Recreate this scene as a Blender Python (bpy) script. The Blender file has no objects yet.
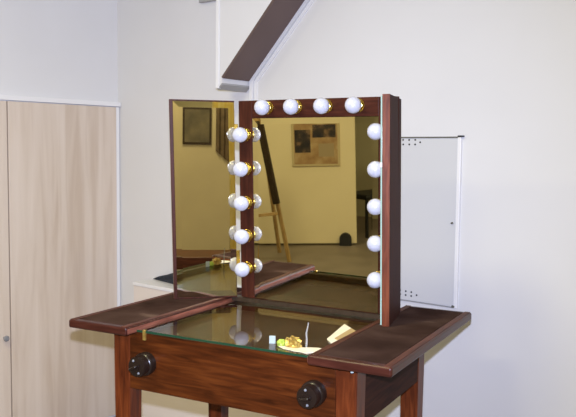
import bpy, bmesh, math, random
from mathutils import Vector, Matrix
random.seed(7)
C = bpy.context.scene.collection
V = Vector
FL = 0.94                      # height of the table top above the floor

# ------------------------------------------------------------------ materials
def mat(name, col, rough=.5, metal=0., **kw):
    m = bpy.data.materials.new(name); m.use_nodes = True
    b = m.node_tree.nodes['Principled BSDF']
    b.inputs['Base Color'].default_value = (*col, 1)
    b.inputs['Roughness'].default_value = rough
    b.inputs['Metallic'].default_value = metal
    for k, v in kw.items():
        b.inputs[k.replace('_', ' ')].default_value = v
    return m

def noise_mix(m, cols, scale, mapscale=(1, 1, 1), detail=6, lo=.3, hi=.7, dist=0., rough=None, bump=0., rot=(0, 0, 0)):
    """object space noise through a colour ramp into the base colour"""
    nt = m.node_tree; N = nt.nodes; L = nt.links
    b = N['Principled BSDF']
    tc = N.new('ShaderNodeTexCoord'); mp = N.new('ShaderNodeMapping'); mp.inputs['Scale'].default_value = mapscale
    mp.inputs['Rotation'].default_value = rot
    L.new(tc.outputs['Object'], mp.inputs['Vector'])
    n = N.new('ShaderNodeTexNoise'); n.inputs['Scale'].default_value = scale; n.inputs['Detail'].default_value = detail
    n.inputs['Distortion'].default_value = dist
    L.new(mp.outputs[0], n.inputs['Vector'])
    r = N.new('ShaderNodeValToRGB'); e = r.color_ramp.elements
    e[0].position = lo; e[0].color = (*cols[0], 1); e[1].position = hi; e[1].color = (*cols[-1], 1)
    for i, c in enumerate(cols[1:-1]):
        q = e.new(lo + (hi - lo) * (i + 1) / (len(cols) - 1)); q.color = (*c, 1)
    L.new(n.outputs['Fac'], r.inputs['Fac']); L.new(r.outputs[0], b.inputs['Base Color'])
    if rough:
        mr = N.new('ShaderNodeMapRange'); mr.inputs['To Min'].default_value = rough[0]; mr.inputs['To Max'].default_value = rough[1]
        L.new(n.outputs['Fac'], mr.inputs['Value']); L.new(mr.outputs[0], b.inputs['Roughness'])
    if bump:
        bp = N.new('ShaderNodeBump'); bp.inputs['Strength'].default_value = bump; bp.inputs['Distance'].default_value = .001
        L.new(n.outputs['Fac'], bp.inputs['Height']); L.new(bp.outputs[0], b.inputs['Normal'])
    return m

def wood(name, cols, axis, rough=(.28, .42), scale=9, lo=.3, hi=.72, spec=.25):
    s = [9, 9, 9]; s['xyz'.index(axis)] = .9
    return noise_mix(mat(name, cols[0], Specular_IOR_Level=spec), cols, scale, tuple(s), detail=8, lo=lo, hi=hi, dist=.6, rough=rough, bump=.12)

MAHO = [(.026, .0055, .0012), (.058, .0128, .0024), (.100, .025, .0045)]
MAHO_R = [(.045, .0085, .0028), (.092, .019, .0048), (.15, .034, .0085)]
FRAMEW = [(.026, .0066, .0036), (.046, .0115, .0058), (.070, .019, .0095)]
M = {}
M['apron_x'] = wood('mahogany along the front', MAHO, 'x')
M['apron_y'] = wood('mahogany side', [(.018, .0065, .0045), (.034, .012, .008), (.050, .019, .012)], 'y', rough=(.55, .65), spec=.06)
M['leg_z'] = wood('mahogany legs', MAHO_R, 'z')
M['edge_x'] = wood('board edge front', [(.028, .0075, .0048), (.048, .0125, .0078), (.070, .020, .012)], 'x', rough=(.25, .4))
M['lit_rim_y'] = wood('flash lit board rim', [(.12, .038, .022), (.20, .066, .041), (.29, .105, .066)], 'y', rough=(.45, .55), spec=.12)  # flash on the inner board edge is put into this brighter colour
M['lip_y'] = wood('board lipping', [(.05, .0165, .010), (.085, .028, .017), (.13, .046, .029)], 'y', rough=(.45, .55), spec=.12)
M['frame_z'] = wood('mirror frame', FRAMEW, 'z', rough=(.4, .5), spec=.15)
M['frame_x'] = wood('mirror frame rail', FRAMEW, 'x', rough=(.4, .5), spec=.15)
M['wing_z'] = wood('wing edge', [(.060, .013, .0045), (.12, .028, .009), (.19, .05, .016)], 'z', rough=(.3, .45))
M['wing_back'] = wood('wing outer face', [(.028, .0085, .006), (.044, .013, .0095), (.062, .021, .015)], 'z', rough=(.55, .65), spec=.06)
M['inlay'] = noise_mix(mat('worn dark board top', (.05, .03, .02), Specular_IOR_Level=.0), [(.030, .017, .0135), (.048, .027, .022), (.070, .042, .034), (.19, .125, .10)], 6,
                       (1, 1, 1), detail=9, lo=.30, hi=.80, dist=.4, rough=(.6, .75))
M['under'] = wood('table bed', [(.055, .021, .011), (.10, .040, .021), (.15, .064, .035)], 'y', rough=(.35, .5))
M['oak'] = noise_mix(mat('pale oak', (.6, .5, .4), .45), [(.56, .45, .355), (.65, .545, .45), (.70, .60, .51)], 3.0, (6, .42, 6), detail=9, lo=.30, hi=.68, dist=.55)
M['white'] = mat('white paint', (.80, .79, .79), .4)
M['wall'] = noise_mix(mat('wall paint', (.70, .69, .69), .7), [(.68, .67, .67), (.71, .70, .70)], 2.2, detail=3)
M['cream_wall'] = noise_mix(mat('cream wall paint', (.5, .42, .27), .8), [(.46, .40, .26), (.50, .44, .29)], 1.5, detail=3)
M['ceiling'] = mat('ceiling paint', (.75, .74, .72), .8)
M['floor'] = noise_mix(mat('floor', (.2, .15, .1), .5), [(.16, .125, .095), (.22, .175, .14)], 3, detail=8)
M['brown'] = noise_mix(mat('brown soffit paint', (.12, .07, .06), .5), [(.105, .064, .056), (.125, .078, .068)], 6, detail=4)
M['grey'] = mat('grey paint', (.36, .35, .34), .6)
M['panel'] = mat('hatch white', (.60, .60, .61), .35)
M['black'] = mat('black', (.012, .012, .012), .5)
M['gap'] = mat('dark gap and latch', (.12, .115, .09), .5)
M['bake'] = mat('bakelite', (.014, .008, .006), .28, Specular_IOR_Level=.35)
M['brass'] = mat('brass', (.85, .60, .12), .22, 1.)
M['steel'] = mat('steel knob', (.30, .31, .34), .25, .35)
M['bulb'] = mat('frosted bulb glass', (.50, .51, .60), .22, Subsurface_Weight=.9, Subsurface_Scale=.03, Subsurface_Radius=(1, 1, 1),  Coat_Weight=.6, Coat_Roughness=.05)
M['mirror'] = mat('mirror silvering', (.90, .86, .74), .012, 1.)
M['mirror_edge'] = mat('mirror glass edge', (.30, .42, .36), .15)
M['green_edge'] = mat('green glass edge', (.008, .045, .022), .3)
M['navy'] = noise_mix(mat('navy cloth', (.02, .025, .035), .9), [(.014, .018, .026), (.03, .035, .048)], 60)
M['laminate'] = mat('cream laminate', (.74, .66, .60), .5)
M['paper'] = noise_mix(mat('cream paper', (.8, .74, .55), .8), [(.72, .64, .44), (.84, .78, .60)], 20)
M['tag'] = mat('pale tag', (.34, .40, .39), .5)
M['foil'] = noise_mix(mat('gold foil', (.5, .35, .08), .3, .6), [(.30, .18, .04), (.62, .45, .12)], 60)
M['leaf'] = mat('green ribbon', (.32, .42, .05), .4)
M['plastic'] = mat('clear plastic strip', (.6, .6, .58), .15, Transmission_Weight=.6)
M['partition'] = noise_mix(mat('partition board', (.8, .7, .45), .8), [(.78, .66, .42), (.83, .71, .46)], 2)
M['pine'] = wood('pale easel wood', [(.30, .18, .07), (.42, .27, .11), (.5, .34, .15)], 'z')
M['dark_wood'] = wood('dark easel wood', [(.03, .02, .012), (.05, .032, .02)], 'z')
M['yellow'] = noise_mix(mat('yellow curtain', (.85, .62, .12), .8), [(.86, .66, .16), (.94, .84, .45)], 5, (6, 6, .5))
# thin table glass: mirror reflection by Fresnel over a clear pane
def glass_mat():
    m = bpy.data.materials.new('table glass'); m.use_nodes = True
    nt = m.node_tree; nt.nodes.clear(); N = nt.nodes; L = nt.links
    o = N.new('ShaderNodeOutputMaterial'); mx = N.new('ShaderNodeMixShader'); t = N.new('ShaderNodeBsdfTransparent')
    g = N.new('ShaderNodeBsdfGlossy'); f = N.new('ShaderNodeFresnel')
    t.inputs['Color'].default_value = (.90, .95, .92, 1); g.inputs['Roughness'].default_value = .008
    f.inputs['IOR'].default_value = 1.5
    ge = N.new('ShaderNodeNewGeometry'); mm = N.new('ShaderNodeMath'); mm.operation = 'MULTIPLY'; iv = N.new('ShaderNodeMath'); iv.operation = 'SUBTRACT'
    iv.inputs[0].default_value = 1.; L.new(ge.outputs['Backfacing'], iv.inputs[1]); L.new(iv.outputs[0], mm.inputs[0]); L.new(f.outputs[0], mm.inputs[1]); L.new(mm.outputs[0], mx.inputs[0]); L.new(t.outputs[0], mx.inputs[1]); L.new(g.outputs[0], mx.inputs[2]); L.new(mx.outputs[0], o.inputs[0])
    return m
M['glass'] = glass_mat()

# ------------------------------------------------------------------ mesh helpers
class MB:
    def __init__(self): self.bm = bmesh.new()
    def _xf(self, vs, M4):
        if M4 is not None: bmesh.ops.transform(self.bm, matrix=M4, verts=vs)
    def box(self, a, b, bevel=0., M4=None, seg=2):
        a = V(a); b = V(b)
        r = bmesh.ops.create_cube(self.bm, size=1.); vs = r['verts']
        for v in vs: v.co = V([(a[i] + b[i]) / 2 + v.co[i] * (b[i] - a[i]) for i in range(3)])
        if bevel:
            es = list({e for v in vs for e in v.link_edges})
            r = bmesh.ops.bevel(self.bm, geom=es, offset=bevel, segments=seg, affect='EDGES', profile=.5)
            vs = list({v for f in r['faces'] for v in f.verts} | {v for v in vs if v.is_valid})
        self._xf(vs, M4); return self
    def poly(self, pts, h, M4=None, bevel=0.):
        """pts: polygon in local xy, extruded 0..h along z"""
        bm = self.bm
        lo = [bm.verts.new((x, y, 0)) for x, y in pts]; hi = [bm.verts.new((x, y, h)) for x, y in pts]
        n = len(pts); fs = [bm.faces.new(lo[::-1]), bm.faces.new(hi)]
        for i in range(n): fs.append(bm.faces.new((lo[i], lo[(i + 1) % n], hi[(i + 1) % n], hi[i])))
        vs = lo + hi
        if bevel:
            es = list({e for f in fs for e in f.edges})
            r = bmesh.ops.bevel(bm, geom=es, offset=bevel, segments=2, affect='EDGES', profile=.5)
            vs = list({v for f in r['faces'] for v in f.verts} | {v for v in vs if v.is_valid})
        self._xf(vs, M4); return self
    def lathe(self, prof, M4=None, seg=32):
        """prof: list of (radius, height) turned about z"""
        bm = self.bm; rings = []; allv = []
        for r, z in prof:
            if r < 1e-6: v = bm.verts.new((0, 0, z)); rings.append([v]); allv.append(v)
            else:
                ring = [bm.verts.new((r * math.cos(2 * math.pi * i / seg), r * math.sin(2 * math.pi * i / seg), z)) for i in range(seg)]
                rings.append(ring); allv += ring
        for A, B in zip(rings, rings[1:]):
            for i in range(seg):
                j = (i + 1) % seg
                if len(A) == 1: bm.faces.new((A[0], B[j], B[i]))
                elif len(B) == 1: bm.faces.new((A[i], A[j], B[0]))
                else: bm.faces.new((A[i], A[j], B[j], B[i]))
        if len(rings[0]) > 1: bm.faces.new(rings[0][::-1])
        if len(rings[-1]) > 1: bm.faces.new(rings[-1])
        self._xf(allv, M4); return self
    def bar(self, a, b, w, d, bevel=0.):
        a = V(a); b = V(b); z = (b - a); L = z.length; z.normalize()
        x = V((1, 0, 0)) if abs(z.x) < .9 else V((0, 1, 0))
        y = z.cross(x).normalized(); x = y.cross(z)
        m = Matrix((x, y, z)).transposed().to_4x4(); m.translation = a
        return self.box((-w / 2, -d / 2, 0), (w / 2, d / 2, L), bevel, m)
    def build(self, name, m, parent=None, smooth=False, loc=None):
        bmesh.ops.recalc_face_normals(self.bm, faces=self.bm.faces)
        me = bpy.data.meshes.new(name); self.bm.to_mesh(me); self.bm.free()
        o = bpy.data.objects.new(name, me); C.objects.link(o); me.materials.append(m)
        if smooth:
            for p in me.polygons: p.use_smooth = True
            me.set_sharp_from_angle(angle=math.radians(40))
        if parent: o.parent = parent
        if loc: o.location = loc
        return o

def tag(o, label, cat, group=None):
    o['label'] = label; o['category'] = cat
    if group: o['group'] = group
    return o
def thing(name, label, cat, loc=(0, 0, 0), rot=(0, 0, 0), group=None):
    o = bpy.data.objects.new(name, None); C.objects.link(o); o.location = loc; o.rotation_euler = rot
    o.empty_display_size = .05
    return tag(o, label, cat, group)
def struct(o):
    o['kind'] = 'structure'; return o
def frame(o, x, y, z):
    m = Matrix((V(x).normalized(), V(y).normalized(), V(z).normalized())).transposed().to_4x4(); m.translation = V(o); return m

# ------------------------------------------------------------------ room shell
Q = V((-2.093, 1.543, 0))                       # room corner behind the table
rd = V((.982, -.189, 0)).normalized()           # along the right wall, away from the corner
rn = V((-.189, -.982, 0)).normalized()          # into the room from the right wall
ld = V((-.291, -.957, 0)).normalized()          # along the left wall, towards the camera
ln = V((.957, -.291, 0)).normalized()           # into the room from the left wall
H = 2.90
RIGHT_END = Q + rd * 5.9
LEFT_END = Q + ld * 2.2
T = .12
def wallbox(name, a, b, out, m, h=H):
    """wall between floor points a and b, thickened away from the room"""
    a = V(a); b = V(b); u = (b - a); L = u.length; u.normalize(); o = V(out).normalized()
    mb = MB(); M4 = frame(a, u, o, (0, 0, 1)) if u.cross(o).z > 0 else frame(a, u, o, (0, 0, 1))
    bm = mb.bm
    vs = [bm.verts.new(a + u * s + o * t + V((0, 0, z))) for s in (0, L) for t in (0, T) for z in (0, h)]
    for f in ((0, 1, 3, 2), (4, 6, 7, 5), (0, 4, 5, 1), (2, 3, 7, 6), (0, 2, 6, 4), (1, 5, 7, 3)): bm.faces.new([vs[i] for i in f])
    return struct(mb.build(name, m))
J = V((-5.6, LEFT_END.y + .25, 0)); BL = V((-5.8, -6.6, 0)); BR = V((3.95, -6.6, 0)); RE = V((3.95, .38, 0))
wallbox('wall_back', Q, Q + rd * 6.2, -rn, M['wall'])
wallbox('wall_left', Q, LEFT_END, -ln, M['wall'])
wallbox('wall_side', LEFT_END + V((-.12, 0, 0)), J, (0, 1, 0), M['cream_wall'])
wallbox('wall_far', J, BL, (-1, 0, 0), M['cream_wall'])
wallbox('wall_front', BL, BR, (0, -1, 0), M['cream_wall'])
wallbox('wall_right', BR, RE, (1, 0, 0), M['cream_wall'])
poly = [(Q.x - .1, Q.y + .1), (LEFT_END.x - .12, LEFT_END.y), (J.x - .1, J.y + .1), (BL.x - .1, BL.y - .1), (BR.x + .1, BR.y - .1), (RE.x + .1, RE.y + .1)]
struct(MB().poly(poly, .1, Matrix.Translation((0, 0, -.1))).build('floor', M['floor']))
struct(MB().poly(poly, .1, Matrix.Translation((0, 0, H))).build('ceiling', M['ceiling']))

# sloping boxed stair on the right wall (frame: x along wall, y up, z out into the room)
DZ = FL - .80
WR = frame(Q + V((0, 0, DZ)), rd, (0, 0, 1), rn)
def wpoly(pts, z0, z1): 
    return MB().poly(pts, z1 - z0, WR @ Matrix.Translation((0, 0, z0)))
HH = H - DZ
P = .18; s0, z0 = .921, 1.581; sl = 1.03; st = s0 + (HH - z0) / sl
struct(wpoly([(.896, 1.534), (.922, 1.553), (.922, 1.581), (.934, 1.595), (st - .01, HH - .002), (.896, HH - .002)], .0, P).build('trim_1', M['wall']))
# brown underside board
def diag(off, w, m, name, z0_, z1_, sA=None, zbot=None):
    nx, ny = sl / math.hypot(1, sl), -1 / math.hypot(1, sl)
    ax, ay = s0 + nx * off, z0 + ny * off
    if zbot is None:
        pts = [(ax, ay), (ax + nx * w, ay + ny * w), (st + nx * (off + w), H + ny * (off + w)), (st + nx * off, H + ny * off)]
        pts = [(x, min(y, HH - .003)) for x, y in pts]
    return pts
bd = MB().poly([(s0, z0 + .0), (s0 + .008, z0 - .006), (st + .006, HH - .004), (st - .012, HH - .004)], P + .002, WR)
struct(bd.build('trim_2', M['brown']))
struct(wpoly([(.899, 1.529), (.9235, 1.549), (.9235, 1.556), (.896, 1.534)], 0, P + .001).build('trim_3', M['grey']))
struct(MB().box((.890, 1.534, P - .01), (.907, HH - .003, P + .005), .001, WR).build('trim_4', M['white']))
# two parallel mouldings on the wall below the soffit, turning straight down
def moulding(name, off, w, h, m):
    nx, ny = sl / math.hypot(1, sl), -1 / math.hypot(1, sl)
    A = (s0 + nx * off, z0 + ny * off); B = (s0 + nx * (off + w), z0 + ny * (off + w))
    tA = ((HH - .004 - A[1]) / sl + A[0], HH - .004); tB = ((HH - .004 - B[1]) / sl + B[0], HH - .004)
    # bottoms run down vertically at constant s
    xa = .926 + off * 1.0; xb = xa + w * 1.0
    ya = A[1] + (xa - A[0]) * sl; yb = B[1] + (xb - B[0]) * sl
    pts = [(xa, .55), (xb, .55), (xb, yb), tB, tA, (xa, ya)]
    return struct(MB().poly(pts, h, WR).build(name, m))
moulding('trim_5', .004, .0165, .016, M['white'])
moulding('trim_6', .024, .015, .006, M['white'])
moulding('trim_7', .0205, .0035, .003, M['grey'])
# dark cable trunking up by the corner bead
tk = MB().box((.615, 1.950, 0), (.738, 1.985, .02), .003, WR).build('cable_trunking', M['grey'])
tag(tk, 'grey trunking running along the wall at the very top, left of the boxed stair', 'trunking')

# access panel on the right wall
ap = thing('access_panel', 'flush white wall access panel with vent holes beside the mirror', 'panel', WR @ V((1.70, .70, 0)))
ap.matrix_world = frame(WR @ V((1.55, .70, 0)), rd, (0, 0, 1), rn)
def apo(mb, name, m): return mb.build(name, m, ap)
apo(MB().box((0, .008, .0), (.382, .622, .006), .001), 'panel_face', M['panel'])
apo(MB().box((.383, .004, .0), (.397, .626, .011), .002), 'side_strip', M['white'])
apo(MB().box((0, .6235, .0), (.383, .6285, .008)), 'top_gap', M['gap'])  # shadow gap above the panel, drawn as a dark strip
o = apo(MB().box((.384, .6265, .0), (.405, .6325, .014), .001), 'catch', M['black']); o['label'] = 'small black catch'
apo(MB().box((0, .003, .0), (.383, .006, .007)), 'bottom_strip', M['grey'])
apo(MB().box((.376, .006, .0), (.388, .014, .012), .001), 'lower_catch', M['gap'])
apo(MB().lathe([(.004, 0), (.004, .010), (.0015, .012)], Matrix.Translation((.369, .315, .003)), 12), 'latch', M['gap'])
for (s, z) in [(1.706, 1.317), (1.732, 1.317), (1.758, 1.317), (1.707, 1.300), (1.733, 1.300), (1.758, 1.300), (1.779, 1.308),
               (1.707, .742), (1.732, .7415), (1.756, .741), (1.708, .727), (1.732, .7265), (1.756, .726), (1.779, .732)]:
    apo(MB().lathe([(.0036, 0), (.0036, .0008), (0, .0009)], Matrix.Translation((s - 1.55, z - .70, .006)), 12), 'vent_hole', M['black'])

# ------------------------------------------------------------------ wardrobe on the left wall
wa = thing('wardrobe', 'pale oak wardrobe with white cornice in the left corner', 'wardrobe')
wa.matrix_world = frame(Q + ld * .0 + V((0, 0, .0)), ld, (0, 0, 1), ln)          # x towards the camera, y up, z into the room
MB().box((.004, .0, .002), (1.75, 1.492 + DZ, .004), 0).build('body', M['white'], wa)
def door(x0, x1, kx, name='door'):
    d = MB().box((x0, .014, .005), (x1, 1.488 + DZ, .024), .0015).build(name, M['oak'], wa)
    k = MB().lathe([(.0055, 0), (.005, .012), (.012, .018), (.0145, .025), (.012, .032), (.0, .035)], Matrix.Translation((kx, .387 + DZ, .024)), 20).build('knob', M['steel'], d, smooth=True)
door(.024, .600, .56); door(.606, 1.17, .636); door(1.176, 1.74, 1.206)
# remove the knob the photo does not show on the first door
for d in list(wa.children):
    if d.name == 'door':
        for k in list(d.children): bpy.data.objects.remove(k)
MB().box((.0, 1.492 + DZ, .002), (1.76, 1.515 + DZ, .030), .002).build('cornice', M['white'], wa)
MB().box((.003, .05, .003), (.022, 1.49 + DZ, .020), .001).build('side_strip', M['white'], wa)
MB().box((.02, 0, .003), (1.75, .012, .012), .001).build('plinth', M['white'], wa)

# low boxed ledge against the wall behind the table
lc = thing('low_cabinet', 'low cream cabinet with white top against the wall behind the table', 'cabinet')
lc.matrix_world = frame(Q + rd * .28 + rn * .001, rd, rn, (0, 0, -1)); lc.matrix_world = Matrix.Translation(Q + rd * .28 + rn * .002) @ Matrix((rd, -rn, (0, 0, 1))).transposed().to_4x4()
MB().box((0, -.128, .0), (1.10, 0, .608 + DZ), .002).build('body', M['laminate'], lc)
MB().box((-.002, -.133, .609 + DZ), (1.103, 0, .625 + DZ), .002).build('top', M['white'], lc)
# folded navy cloth on it
mb = MB(); bm = mb.bm; rows = []
for k in range(13):
    t = k / 12; x = .012 + .46 * t; h = .004 + .058 * min(1, t * 2.1) ** .9; y1 = -.012 - .055 * min(1, t * 1.6)
    prof = [(-.003, 0), (y1, 0), (y1 - .003, h * .35), (y1 + .002, h * .45), (y1 - .002, h * .8), (y1 + .006, h), (-.003, h * 1.02)]
    rows.append([bm.verts.new((x, yy, zz + .0005 + .0015 * math.sin(k * 2.1 + q) * (q > 1))) for q, (yy, zz) in enumerate(prof)])
for A, B in zip(rows, rows[1:]):
    for i in range(7): bm.faces.new((A[i], A[(i + 1) % 7], B[(i + 1) % 7], B[i]))
bm.faces.new(rows[0]); bm.faces.new(rows[-1][::-1])
cl = mb.build('folded_cloth', M['navy'], smooth=True)
cl.matrix_world = lc.matrix_world @ Matrix.Translation((0, 0, .6256 + DZ))
tag(cl, 'folded navy cloth lying on the low cabinet behind the left mirror wing', 'cloth')

# ------------------------------------------------------------------ dressing table (all heights relative to FL)
Z = FL
tb = thing('dressing_table', 'old mahogany dressing table with two side boards and a glass top', 'table', (-.46, .30, 0))
O0 = V((-.46, .30, 0))
def tp(mb, name, m, par=None, smooth=False):
    bmesh.ops.translate(mb.bm, verts=mb.bm.verts, vec=-O0)
    return mb.build(name, m, par or tb, smooth)
FY = .042
XL, XR = -.818, -.100; BY = .535; LW = .055
def leg(x, y):
    mb = MB(); bm = mb.bm
    mb.box((x, y, 0), (x + LW, y + LW, Z - .0235), .0025)
    for v in bm.verts:                      # taper towards the floor
        if v.co.z < .3:
            v.co.x = x + LW / 2 + (v.co.x - x - LW / 2) * .72; v.co.y = y + LW / 2 + (v.co.y - y - LW / 2) * .72
    tp(mb, 'leg', M['leg_z'])
leg(XL, FY); leg(XR - LW, FY); leg(XL, .493); leg(XR - LW - .002, .493)
APZ = Z - .176
tp(MB().box((XL + LW, FY + .002, APZ), (XR - LW, FY + .024, Z - .0195), .001), 'front_apron', M['apron_x'])
tp(MB().box((XL + LW, BY - .02, APZ), (XR - LW, BY, Z - .0235), .001), 'back_apron', M['apron_x'])
tp(MB().box((XL + .006, FY + LW, APZ), (XL + .028, .493, Z - .0235), .001), 'side_apron', M['apron_y'])
tp(MB().box((XR - .026, FY + LW, APZ), (XR - .004, .493, Z - .0235), .001), 'side_apron', M['apron_y'])
tp(MB().box((XL + LW + .003, FY + .0245, Z - .050), (XR - LW - .003, BY - .021, Z - .040), 0), 'display_bed', M['under'])
tp(MB().box((XL + .04, BY + .001, Z - .060), (XR - .04, .66, Z - .0235), .001), 'rear_rail', M['apron_x'])
BX0, BX1, BX2, BX3, YB = -.943, -.740, -.208, -.002, .6736
tp(MB().box((BX1 + .0005, FY + .001, Z - .0185), (BX2 - .0005, .66, Z - .0125), 0), 'glass_top', M['glass'])
o = tp(MB().box((BX1 + .0005, FY - .0005, Z - .0182), (BX2 - .0005, FY + .0006, Z - .0128), 0), 'glass_edge', M['green_edge']); o['label'] = 'green edge of the glass'
def side_board(x0, x1):
    b = tp(MB().box((x0, 0, Z - .023), (x1, YB, Z), .0055, seg=3), 'side_board', M['edge_x'])
    # raised lipping on the two long edges, groove lines and the dark worn field
    w = .016
    mb = MB()
    mb.box((x0 + .004, .004, Z - .001), (x0 + .004 + w, YB - .004, Z + .0012), .0006)
    mb.box((x1 - .004 - w, .004, Z - .001), (x1 - .004, YB - .004, Z + .0012), .0006)
    tp(mb, 'lipping', M['lip_y'], b)
    tp(MB().box((x0 + .004 + w + .002, .020, Z - .001), (x1 - .006 - w, YB - .020, Z + .0009), .0003), 'worn_field', M['inlay'], b)
    mb = MB(); xi = x1 if x0 < -.5 else x0
    sg = 1 if x0 < -.5 else -1
    a, c = sorted((xi, xi + sg * .0022))
    mb.box((a, .006, Z - .019), (c, YB - .006, Z - .005), .001)
    tp(mb, 'inner_bead', M['lit_rim_y'], b)
    return b
tp(MB().poly([(-.7395, .5165), (-.2085, .4945), (-.2085, .540), (-.7395, .5480)], .0130, Matrix.Translation((0, 0, Z - .0123))), 'mirror_sill', M['dark_wood'])
side_board(BX0, BX1); side_board(BX2, BX3)
# brass clip holding the glass
o = tp(MB().box((-.7165, FY - .003, Z - .038), (-.7075, FY + .003, Z - .010), .001), 'glass_clip', M['foil'])
tp(MB().lathe([(.004, 0), (.004, .004), (0, .006)], Matrix.Translation((-.10, .012, Z - .0235)) @ Matrix.Rotation(math.pi, 4, 'X'), 12), 'screw', M['tag'])
# rotary bakelite switches
def switch(x, z, rot):
    M4 = Matrix.Translation((x, FY + .002, z)) @ Matrix.Rotation(math.pi / 2, 4, 'X') @ Matrix.Diagonal((1.07, 1.07, 1.18, 1))
    s = tp(MB().lathe([(.0285, 0), (.029, .003), (.029, .015), (.0272, .018), (.0250, .0195), (.0250, .036), (.0238, .0385), (.0200, .0392), (.010, .0395), (.0095, .042), (.0, .0425)], M4, 40),
           'rotary_switch', M['bake'], smooth=True)
    R = M4 @ Matrix.Rotation(rot, 4, 'Z')
    tp(MB().box((-.0125, -.0035, .041), (.0125, .0035, .054), .003, R, 3), 'turn_handle', M['bake'], s, True)
    for a in (-.0165, .0165):
        tp(MB().lathe([(.0032, .0375), (.0034, .0395), (.002, .0415), (0, .042)], R @ Matrix.Translation((0, a, 0)), 12), 'screw', M['steel'], s, True)
switch(-.705, Z - .099, .5); switch(-.207, Z - .099, .15)
tb_children = list(tb.children)

# ------------------------------------------------------------------ mirror
O = V((-.7042, .5193, Z + .0015))
th, ta = -.0418, -.0387
n0 = V((math.sin(th), -math.cos(th), 0)); u = V((math.cos(th), math.sin(th), 0))
n = n0 * math.cos(ta) + V((0, 0, 1)) * math.sin(ta); up = V((0, 0, 1)) * math.cos(ta) - n0 * math.sin(ta)
mr = thing('vanity_mirror', 'three-part dressing mirror with round bulbs round its wooden frame', 'mirror')
MF = frame(O, u, up, n)                        # x right, y up, z towards the viewer
mr.matrix_world = Matrix.Translation(O)
inv = Matrix.Translation(-O)
def mp(mb, name, m, par=None, smooth=False):
    bmesh.ops.transform(mb.bm, matrix=inv, verts=mb.bm.verts); return mb.build(name, m, par or mr, smooth)
MW, MH, PW, RW = .525, .622, .050, .054
LO = 0
fr = mp(MB().box((0, LO, -.022), (PW, MH, 0), .0015, MF), 'frame_post', M['frame_z'])
mp(MB().box((MW - PW, 0, -.022), (MW, MH, 0), .0015, MF), 'frame_post', M['frame_z'])
mp(MB().box((PW + .0003, MH - RW, -.022), (MW - PW - .0003, MH, -.0003), .001, MF), 'top_rail', M['frame_x'])
mp(MB().box((PW + .0003, LO, -.022), (MW - PW - .0045, .0016, .0004), .001, MF), 'bottom_rail', M['frame_x'])
mp(MB().box((.0, 0, -.030), (MW, MH, -.0225), .001, MF), 'backboard', M['wing_back'])
def mirror_glass(x0, x1, y0, y1, zb, zf, bw, M4, name='mirror_glass', par=None):
    mb = MB(); bm = mb.bm
    def ring(i, z): return [bm.verts.new((x0 + i, y0 + i, z)), bm.verts.new((x1 - i, y0 + i, z)), bm.verts.new((x1 - i, y1 - i, z)), bm.verts.new((x0 + i, y1 - i, z))]
    R0 = ring(0, zb); R1 = ring(0, zf - .00045); R2 = ring(bw, zf)
    bm.faces.new(R0[::-1]); bm.faces.new(R2)
    for A, B in ((R0, R1), (R1, R2)):
        for i in range(4): bm.faces.new((A[i], A[(i + 1) % 4], B[(i + 1) % 4], B[i]))
    bmesh.ops.transform(bm, matrix=M4, verts=bm.verts)
    return mp(mb, name, M['mirror'], par)
mirror_glass(PW + .001, MW - PW - .001, .0022, MH - RW - .001, -.020, -.0005, .018, MF)
# light bulbs
def bulb(x, y):
    M4 = MF @ Matrix.Translation((x, y, 0)); r = .0236; c = .0370
    prof = [(.0095, .018), (.0105, .0225)]
    for k in range(1, 18):
        a = math.radians(155 - 155 * k / 17); prof.append((max(r * math.sin(a), 0), c - r * math.cos(math.pi - a) * -1 * -1))
    prof = [(.0095, .0138)] + [(r * math.sin(math.radians(a)), c - r * math.cos(math.radians(a))) for a in range(26, 180, 11)] + [(0, c + r)]
    b = mp(MB().lathe(prof, M4, 32), 'light_bulb', M['bulb'], None, True)
    mp(MB().lathe([(.0195, 0), (.0202, .002), (.0202, .0070), (.0188, .0085), (.0180, .0095), (.0172, .0145), (.0155, .0155), (.0120, .0158)], M4, 32), 'brass_socket', M['brass'], b, True)
for y in (.517, .411, .305, .201, .097): bulb(.029, y)
for x in (.110, .211, .312, .413): bulb(x, .599)
for y in (.525, .420, .315, .211, .107): bulb(.482, y)
# left wing
la = .785
dl = (-u * math.cos(la) + n0 * math.sin(la)).normalized(); wn = dl.cross(up).normalized()
if wn.y > 0: wn = -wn
A = O + dl * .013
WL = frame(A + dl * .201, -dl, up, wn)            # x from the free edge to the hinge
w1 = mp(MB().box((0, 0, -.018), (.201, MH, -.0035), .0012, WL), 'left_wing', M['wing_z'])
LWW = .201
mb = MB()
mb.box((0, 0, -.0036), (.010, MH, .0006), .0008, WL); mb.box((.010, MH - .0045, -.0036), (LWW, MH, .0), .0008, WL)
mb.box((.010, 0, -.0036), (LWW, .0045, .0), .0008, WL)
mp(mb, 'edge_bead', M['frame_z'], w1)
mirror_glass(.0103, LWW - .0015, .0048, MH - .0048, -.0034, -.0004, .018, WL, 'wing_glass', w1)
for y in (.10, .50): mp(MB().box((LWW - .001, y, -.010), (LWW + .012, y + .05, -.007), .0008, WL), 'hinge', M['brass'], w1)
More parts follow.
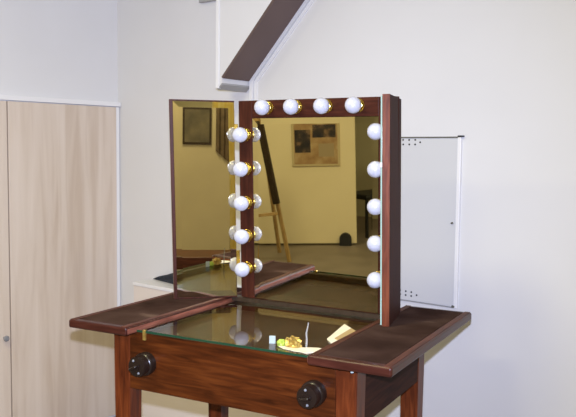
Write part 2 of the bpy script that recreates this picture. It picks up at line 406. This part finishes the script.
# right wing, folded towards the viewer
v1 = V((-.1650, .358, O.z)); v2 = V((-.1440, .365, O.z)); v3 = V((-.181, .555, O.z))
dr = (v3 - v2).normalized(); un = V((0, 0, 1)) - n0 * math.tan(ta) * 1.0; un.normalize()
upr = (V((0, 0, 1)) * math.cos(.03) + V((-.012, -.028, 0))).normalized()
rn_ = dr.cross(upr).normalized()                 # faces right/outward
if rn_.x < 0: rn_ = -rn_
upr2 = rn_.cross(dr); upr2 = upr2 if upr2.z > 0 else -upr2
WRG = frame(v2, dr, upr2, rn_)                    # x back, y up, z outwards
w2 = mp(MB().box((0, 0, -.0205), (.192, .619, 0), .0015, WRG), 'right_wing', M['wing_back'])
mp(MB().box((-.0035, 0, -.0205), (-.0001, .619, -.0002), .001, WRG), 'front_lipping', M['wing_z'], w2)
MG = WRG @ Matrix.Translation((0, 0, -.0207)) @ Matrix.Rotation(math.pi, 4, 'Y') @ Matrix.Translation((-.190, 0, 0))
mirror_glass(.003, .1925, .004, .615, .0, .0040, .016, MG, 'wing_glass', w2)
o = mp(MB().box((-.0030, .004, -.0246), (-.0022, .615, -.0208), 0, WRG), 'glass_edge', M['mirror_edge'], w2); o['label'] = 'pale green glass edge'
for y in (.10, .47): mp(MB().box((.17, y, -.030), (.20, y + .05, -.0255), .0008, WRG), 'hinge', M['brass'], w2)
mp(MB().box((-.0045, .427, -.0262), (.004, .439, -.0205), .0008, WRG), 'mirror_clip', M['white'], w2)

# ------------------------------------------------------------------ odds and ends on the glass
GZ = Z - .0122
def sheet(name, pts, h, m, loc, rz=0, crumple=0, seed=1, rx=0):
    mb = MB().poly(pts, h)
    bmesh.ops.subdivide_edges(mb.bm, edges=mb.bm.edges[:], cuts=3, use_grid_fill=True)
    bmesh.ops.triangulate(mb.bm, faces=mb.bm.faces[:])
    rr = random.Random(seed)
    for v in mb.bm.verts:
        v.co.z += rr.uniform(0, crumple); v.co.x += rr.uniform(-crumple, crumple) * .3
    o = mb.build(name, m); o.location = loc; o.rotation_euler = (rx, 0, rz); return o
o = sheet('paper_slip', [(-.325, .078), (-.302, .060), (-.236, .0525), (-.2105, .080), (-.2105, .112), (-.240, .110), (-.28, .088)], .0008, M['paper'], (0, 0, GZ), 0, .0012)
tag(o, 'cream paper slip lying under the gold foil at the front corner of the glass', 'paper')
fp = MB().poly([(-.250, .198), (-.2105, .150), (-.2105, .305), (-.280, .375)], .0035, None, .0006).build('folded_card', M['paper']); fp.location = (0, 0, GZ + .0002)
MB().poly([(-.232, .205), (-.2115, .190), (-.2115, .300), (-.240, .330)], .002, Matrix.Translation((0, 0, .0037)), .0004).build('card_flap', mat('tan card', (.42, .28, .10), .6), fp)
tag(fp, 'folded cream card lying on the glass against the right side board', 'card')
# small pale tag
o = MB().box((-.008, -.0015, 0), (.008, .0015, .020), .0007).build('plastic_tag', M['tag']); o.location = (-.352, .095, GZ); o.rotation_euler = (0, 0, .35)
tag(o, 'small pale upright plastic tag at the left end of the paper slip', 'tag')
# crumpled gold ribbon and green ribbon
def crumple(name, r, m, loc, seed, sc=(1, 1, 1)):
    mb = MB(); bmesh.ops.create_icosphere(mb.bm, subdivisions=3, radius=r)
    rr = random.Random(seed)
    for v in mb.bm.verts:
        v.co *= rr.uniform(.72, 1.18); v.co = V([v.co[i] * sc[i] for i in range(3)])
        v.co.z = max(v.co.z, -r * sc[2] * .55)
    lo = min(v.co.z for v in mb.bm.verts)
    for v in mb.bm.verts: v.co.z -= lo
    o = mb.build(name, m); o.location = loc; return o
o = crumple('gold_foil', .017, M['foil'], (-.292, .093, GZ), 3, (1.35, .9, 1.0)); tag(o, 'crumpled gold foil on the front right of the glass', 'foil')
o = crumple('green_ribbon', .011, M['leaf'], (-.322, .090, GZ), 5, (1.2, .8, .9)); tag(o, 'lime green ribbon scrap left of the gold foil', 'ribbon')
mb = MB()
pts = [(0, 0, 0), (.001, 0, .018), (-.001, .001, .036), (.003, 0, .050), (.005, 0, .062)]
for i in range(4): mb.bar(pts[i], pts[i + 1], .0045 - i * .0005, .0012)
o = mb.build('plastic_strip', M['plastic']); o.location = (-.262, .105, GZ); tag(o, 'thin upright clear plastic strip right of the gold foil', 'strip')

# ------------------------------------------------------------------ room behind the camera (seen in the mirrors)
def partition(label, A, B, h, m=M['partition'], feet=True):
    A = V(A); B = V(B); t = (B - A); L = t.length; t.normalize(); nn = V((t.y, -t.x, 0))
    if nn.dot(V((-.4, .5, 0)) - A) < 0: nn = -nn
    p = thing('display_partition', label, 'partition', A)
    p.matrix_world = frame(A, t, (0, 0, 1), nn) if t.cross(V((0, 0, 1))).dot(nn) > 0 else frame(A, t, (0, 0, 1), nn)
    MB().box((0, .02, -.035), (L, h, 0), .003).build('board', m, p)
    for x in (.055, L - .185):
        pts = [(x, 0), (x + .13, 0)] + [(x + .065 + .065 * math.cos(a), .075 + .065 * math.sin(a)) for a in [math.pi * k / 8 for k in range(9)]]
        MB().poly(pts, .05, Matrix.Translation((0, 0, .001))).build('foot', M['black'], p)
    return p
p1 = partition('cream display partition on black feet reflected in the main mirror', (-3.08, -4.75, 0), (-4.79, -3.93, 0), 1.78)
pf = frame(p1.matrix_world.translation, p1.matrix_world.col[0].xyz, (0, 0, 1), p1.matrix_world.col[2].xyz)
# poster
po = thing('framed_poster', 'framed sepia photo collage hanging on the partition reflected in the main mirror', 'poster')
S = 1.13
po.matrix_world = pf @ Matrix.Translation((.165, .866, .002))
MB().box((0, 0, 0), (.455 * S, .425 * S, .012), .002).build('frame', mat('pale frame', (.55, .44, .24), .5), po)
paper = mat('poster paper', (.5, .33, .14), .6)
noise_mix(paper, [(.26, .13, .055), (.40, .25, .11), (.56, .42, .22)], 7, detail=6)
MB().box((.022, .022, .0121), (.433 * S, .403 * S, .0135), 0).build('sheet', paper, po)
photo = noise_mix(mat('sepia photograph', (.1, .07, .04), .5), [(.008, .006, .005), (.04, .024, .014), (.26, .15, .07)], 11, detail=5, lo=.35, hi=.68)
# picture blocks as seen in the (reversed) reflection: x runs right to left there
for (x0, y0, x1, y1) in ((.035, .27, .255, .392), (.275, .13, .425, .345)):
    MB().box((x0 * S, y0 * S, .0136), (x1 * S, y1 * S, .0142), 0).build('photo_print', photo, po)
MB().box((.06, .10, .0136), (.225, .24, .0142), 0).build('text_block', mat('faded text', (.36, .27, .15), .7), po)
# second partition with a dark picture, seen in the left wing
p2 = partition('cream display partition on black feet reflected in the left mirror wing', (2.98, -3.12, 0), (1.90, -4.12, 0), 1.72, noise_mix(mat('dimmer cream board', (.5, .4, .25), .8), [(.44, .36, .23), (.50, .41, .26)], 2))  # dimmer light on this partition is put into its browner colour
dp = thing('dark_picture', 'dark framed picture hanging on the partition reflected in the left wing', 'picture')
dp.matrix_world = p2.matrix_world @ Matrix.Translation((.20, 1.20, .002))
MB().box((0, 0, 0), (.28, .36, .014), .003).build('frame', M['dark_wood'], dp)
MB().box((.02, .02, .0141), (.26, .34, .016), 0).build('picture_sheet', noise_mix(mat('dark print', (.1, .08, .05), .4), [(.06, .05, .03), (.17, .13, .07)], 6), dp)
# low bench in front of it
be = thing('bench', 'low dark red bench reflected at the bottom of the left mirror wing', 'bench', (1.66, -1.95, 0), (0, 0, math.atan2(.68, .73)))
MB().box((-1.35, -.16, .34), (.10, .16, .44), .008).build('seat', wood('bench wood', [(.04, .012, .006), (.08, .022, .012), (.12, .035, .018)], 'x'), be)
for x in (-1.28, .03):
    for y in (-.12, .12): MB().box((x - .025, y - .02, 0), (x + .025, y + .02, .339), .003).build('leg', M['dark_wood'], be)
# brown garment hung over the end of that partition
mb = MB(); bm = mb.bm; rows = []
for k in range(10):
    x = .015 + .14 * k / 9; d = .022 + .012 * math.sin(k * 1.9)
    zb = 1.02 + .12 * (k / 9)
    rows.append([bm.verts.new((x, zb, .002)), bm.verts.new((x, zb, d)), bm.verts.new((x, 1.3, d + .012)), bm.verts.new((x, 1.56, d * .7)), bm.verts.new((x, 1.56, .002))])
for A, B in zip(rows, rows[1:]):
    for i in range(5): bm.faces.new((A[i], A[(i + 1) % 5], B[(i + 1) % 5], B[i]))
bm.faces.new(rows[0]); bm.faces.new(rows[-1][::-1])
hc = mb.build('hanging_cloth', noise_mix(mat('brown cloth', (.1, .06, .03), .9), [(.07, .045, .025), (.14, .09, .05)], 12), smooth=True)
hc.matrix_world = p2.matrix_world.copy()
tag(hc, 'brown cloth hanging on the edge of the partition reflected in the left wing', 'cloth')
# easel
EO = V((-3.45, -3.62, 0))
ea = thing('studio_easel', 'tall wooden easel with a dark board reflected in the main mirror', 'easel', EO)
def ep(mb, name, m):
    bmesh.ops.translate(mb.bm, verts=mb.bm.verts, vec=-EO); return mb.build(name, m, ea)
ft = V((-3.27, -3.70, 0)); tp_ = V((-3.53, -3.58, 1.62))
ep(MB().bar(ft, tp_, .034, .026, .002), 'leg', M['pine'])
ep(MB().bar((-3.78, -3.46, 0), tp_ + V((-.03, .01, 0)), .034, .026, .002), 'leg', M['pine'])
ep(MB().bar((-3.62, -4.05, 0), tp_ + V((-.01, -.05, 0)), .034, .026, .002), 'leg', M['pine'])
ep(MB().bar(ft + (tp_ - ft) * .30 + V((.0, .03, 0)), V((-3.70, -3.47, .45)), .04, .03, .002), 'tray', M['pine'])
ep(MB().bar(ft + (tp_ - ft) * .36 + V((.02, .045, 0)), ft + (tp_ - ft) * .98 + V((.02, .045, 0)), .070, .03, .003), 'drawing_board', M['dark_wood'])
# chair behind the partition
ch = thing('office_chair', 'black chair standing beyond the partition, reflected at the right of the main mirror', 'chair', (-3.27, -5.45, 0), (0, 0, .45))
MB().box((-.22, -.22, .43), (.22, .22, .49), .02).build('seat', M['black'], ch)
MB().box((-.20, -.25, .74), (.20, -.22, .92), .014).build('backrest', M['black'], ch)
MB().box((-.19, -.245, .60), (.19, -.225, .64), .008).build('back_slat', M['black'], ch)
for x in (-.19, .19): MB().bar((x, -.215, .44), (x, -.235, .92), .03, .02).build('back_post', M['black'], ch)
for x in (-.19, .19):
    for y in (-.19, .19): MB().bar((x * 1.06, y * 1.06, 0), (x, y, .44), .028, .028).build('leg', M['black'], ch)
# yellow curtain put in to give the left wing its bright yellow band
mb = MB(); bm = mb.bm; ncol = 60
lo, hi = [], []
for k in range(ncol + 1):
    y = -3.62 + .75 * k / ncol; x = 3.20 + .028 * math.sin(k * 1.25)
    lo.append(bm.verts.new((x, y, .04))); hi.append(bm.verts.new((x, y, 2.35)))
for k in range(ncol): bm.faces.new((lo[k], lo[k + 1], hi[k + 1], hi[k]))
r = bmesh.ops.solidify(bm, geom=bm.faces[:], thickness=.006)
cu = mb.build('curtain', M['yellow'], smooth=True)
tag(cu, 'added yellow curtain by the wall, reflected beside the bulbs in the left wing', 'curtain')

PIV = V((-.79, .43, 0)); RT = Matrix.Translation(PIV) @ Matrix.Rotation(.1218, 4, 'Z') @ Matrix.Translation(-PIV)
bpy.context.view_layer.update()
for o in (p2, dp, hc, be, cu): o.matrix_world = RT @ o.matrix_world
# ------------------------------------------------------------------ camera, flash and room lamps
f, pitch, roll, yaw = 758.3483, .0728, .0108, -.4905
cp = V((.5569, -1.5319, .4622 + FL))
F = V((math.sin(yaw) * math.cos(pitch), math.cos(yaw) * math.cos(pitch), -math.sin(pitch)))
R = F.cross(V((0, 0, 1))).normalized(); U = R.cross(F)
R2 = R * math.cos(roll) + U * math.sin(roll); U2 = -R * math.sin(roll) + U * math.cos(roll)
cd = bpy.data.cameras.new('camera'); cam = bpy.data.objects.new('camera', cd); C.objects.link(cam)
cam.matrix_world = frame(cp, R2, U2, -F); cd.sensor_width = 36; cd.lens = f / 576 * 36; cd.clip_start = .02
bpy.context.scene.camera = cam
def lamp(name, kind, loc, energy, col, **kw):
    l = bpy.data.lights.new(name, kind); l.energy = energy; l.color = col
    for k, v in kw.items(): setattr(l, k, v)
    o = bpy.data.objects.new(name, l); C.objects.link(o); o.location = loc; return o
fl = lamp('camera_flash', 'SPOT', cp + U2 * .085 - F * .02, 366, (.63, .70, 1.0), shadow_soft_size=.012, spot_size=math.radians(110), spot_blend=1.)
fl.rotation_euler = (F - U2 * .06 - R2 * .27).to_track_quat('-Z', 'Y').to_euler()
WARM = (1.0, .93, .54)
for i, (x, y, e) in enumerate(((-.8, -.9, 35), (1.8, -1.4, 17), (-3.2, -2.6, 40), (-.3, -2.9, 34), (2.3, -2.6, 36), (-1.2, -5.2, 20))):
    a = lamp('ceiling_lamp', 'AREA', (x, y, H - .03), e, WARM, shape='DISK', size=.5)
w = bpy.data.worlds.new('world'); bpy.context.scene.world = w; w.use_nodes = True
w.node_tree.nodes['Background'].inputs[0].default_value = (.5, .45, .35, 1); w.node_tree.nodes['Background'].inputs[1].default_value = .05
vs = bpy.context.scene.view_settings
vs.view_transform = 'Standard'; vs.look = 'None'; vs.gamma = 1; vs.exposure = 0; vs.use_curve_mapping = False
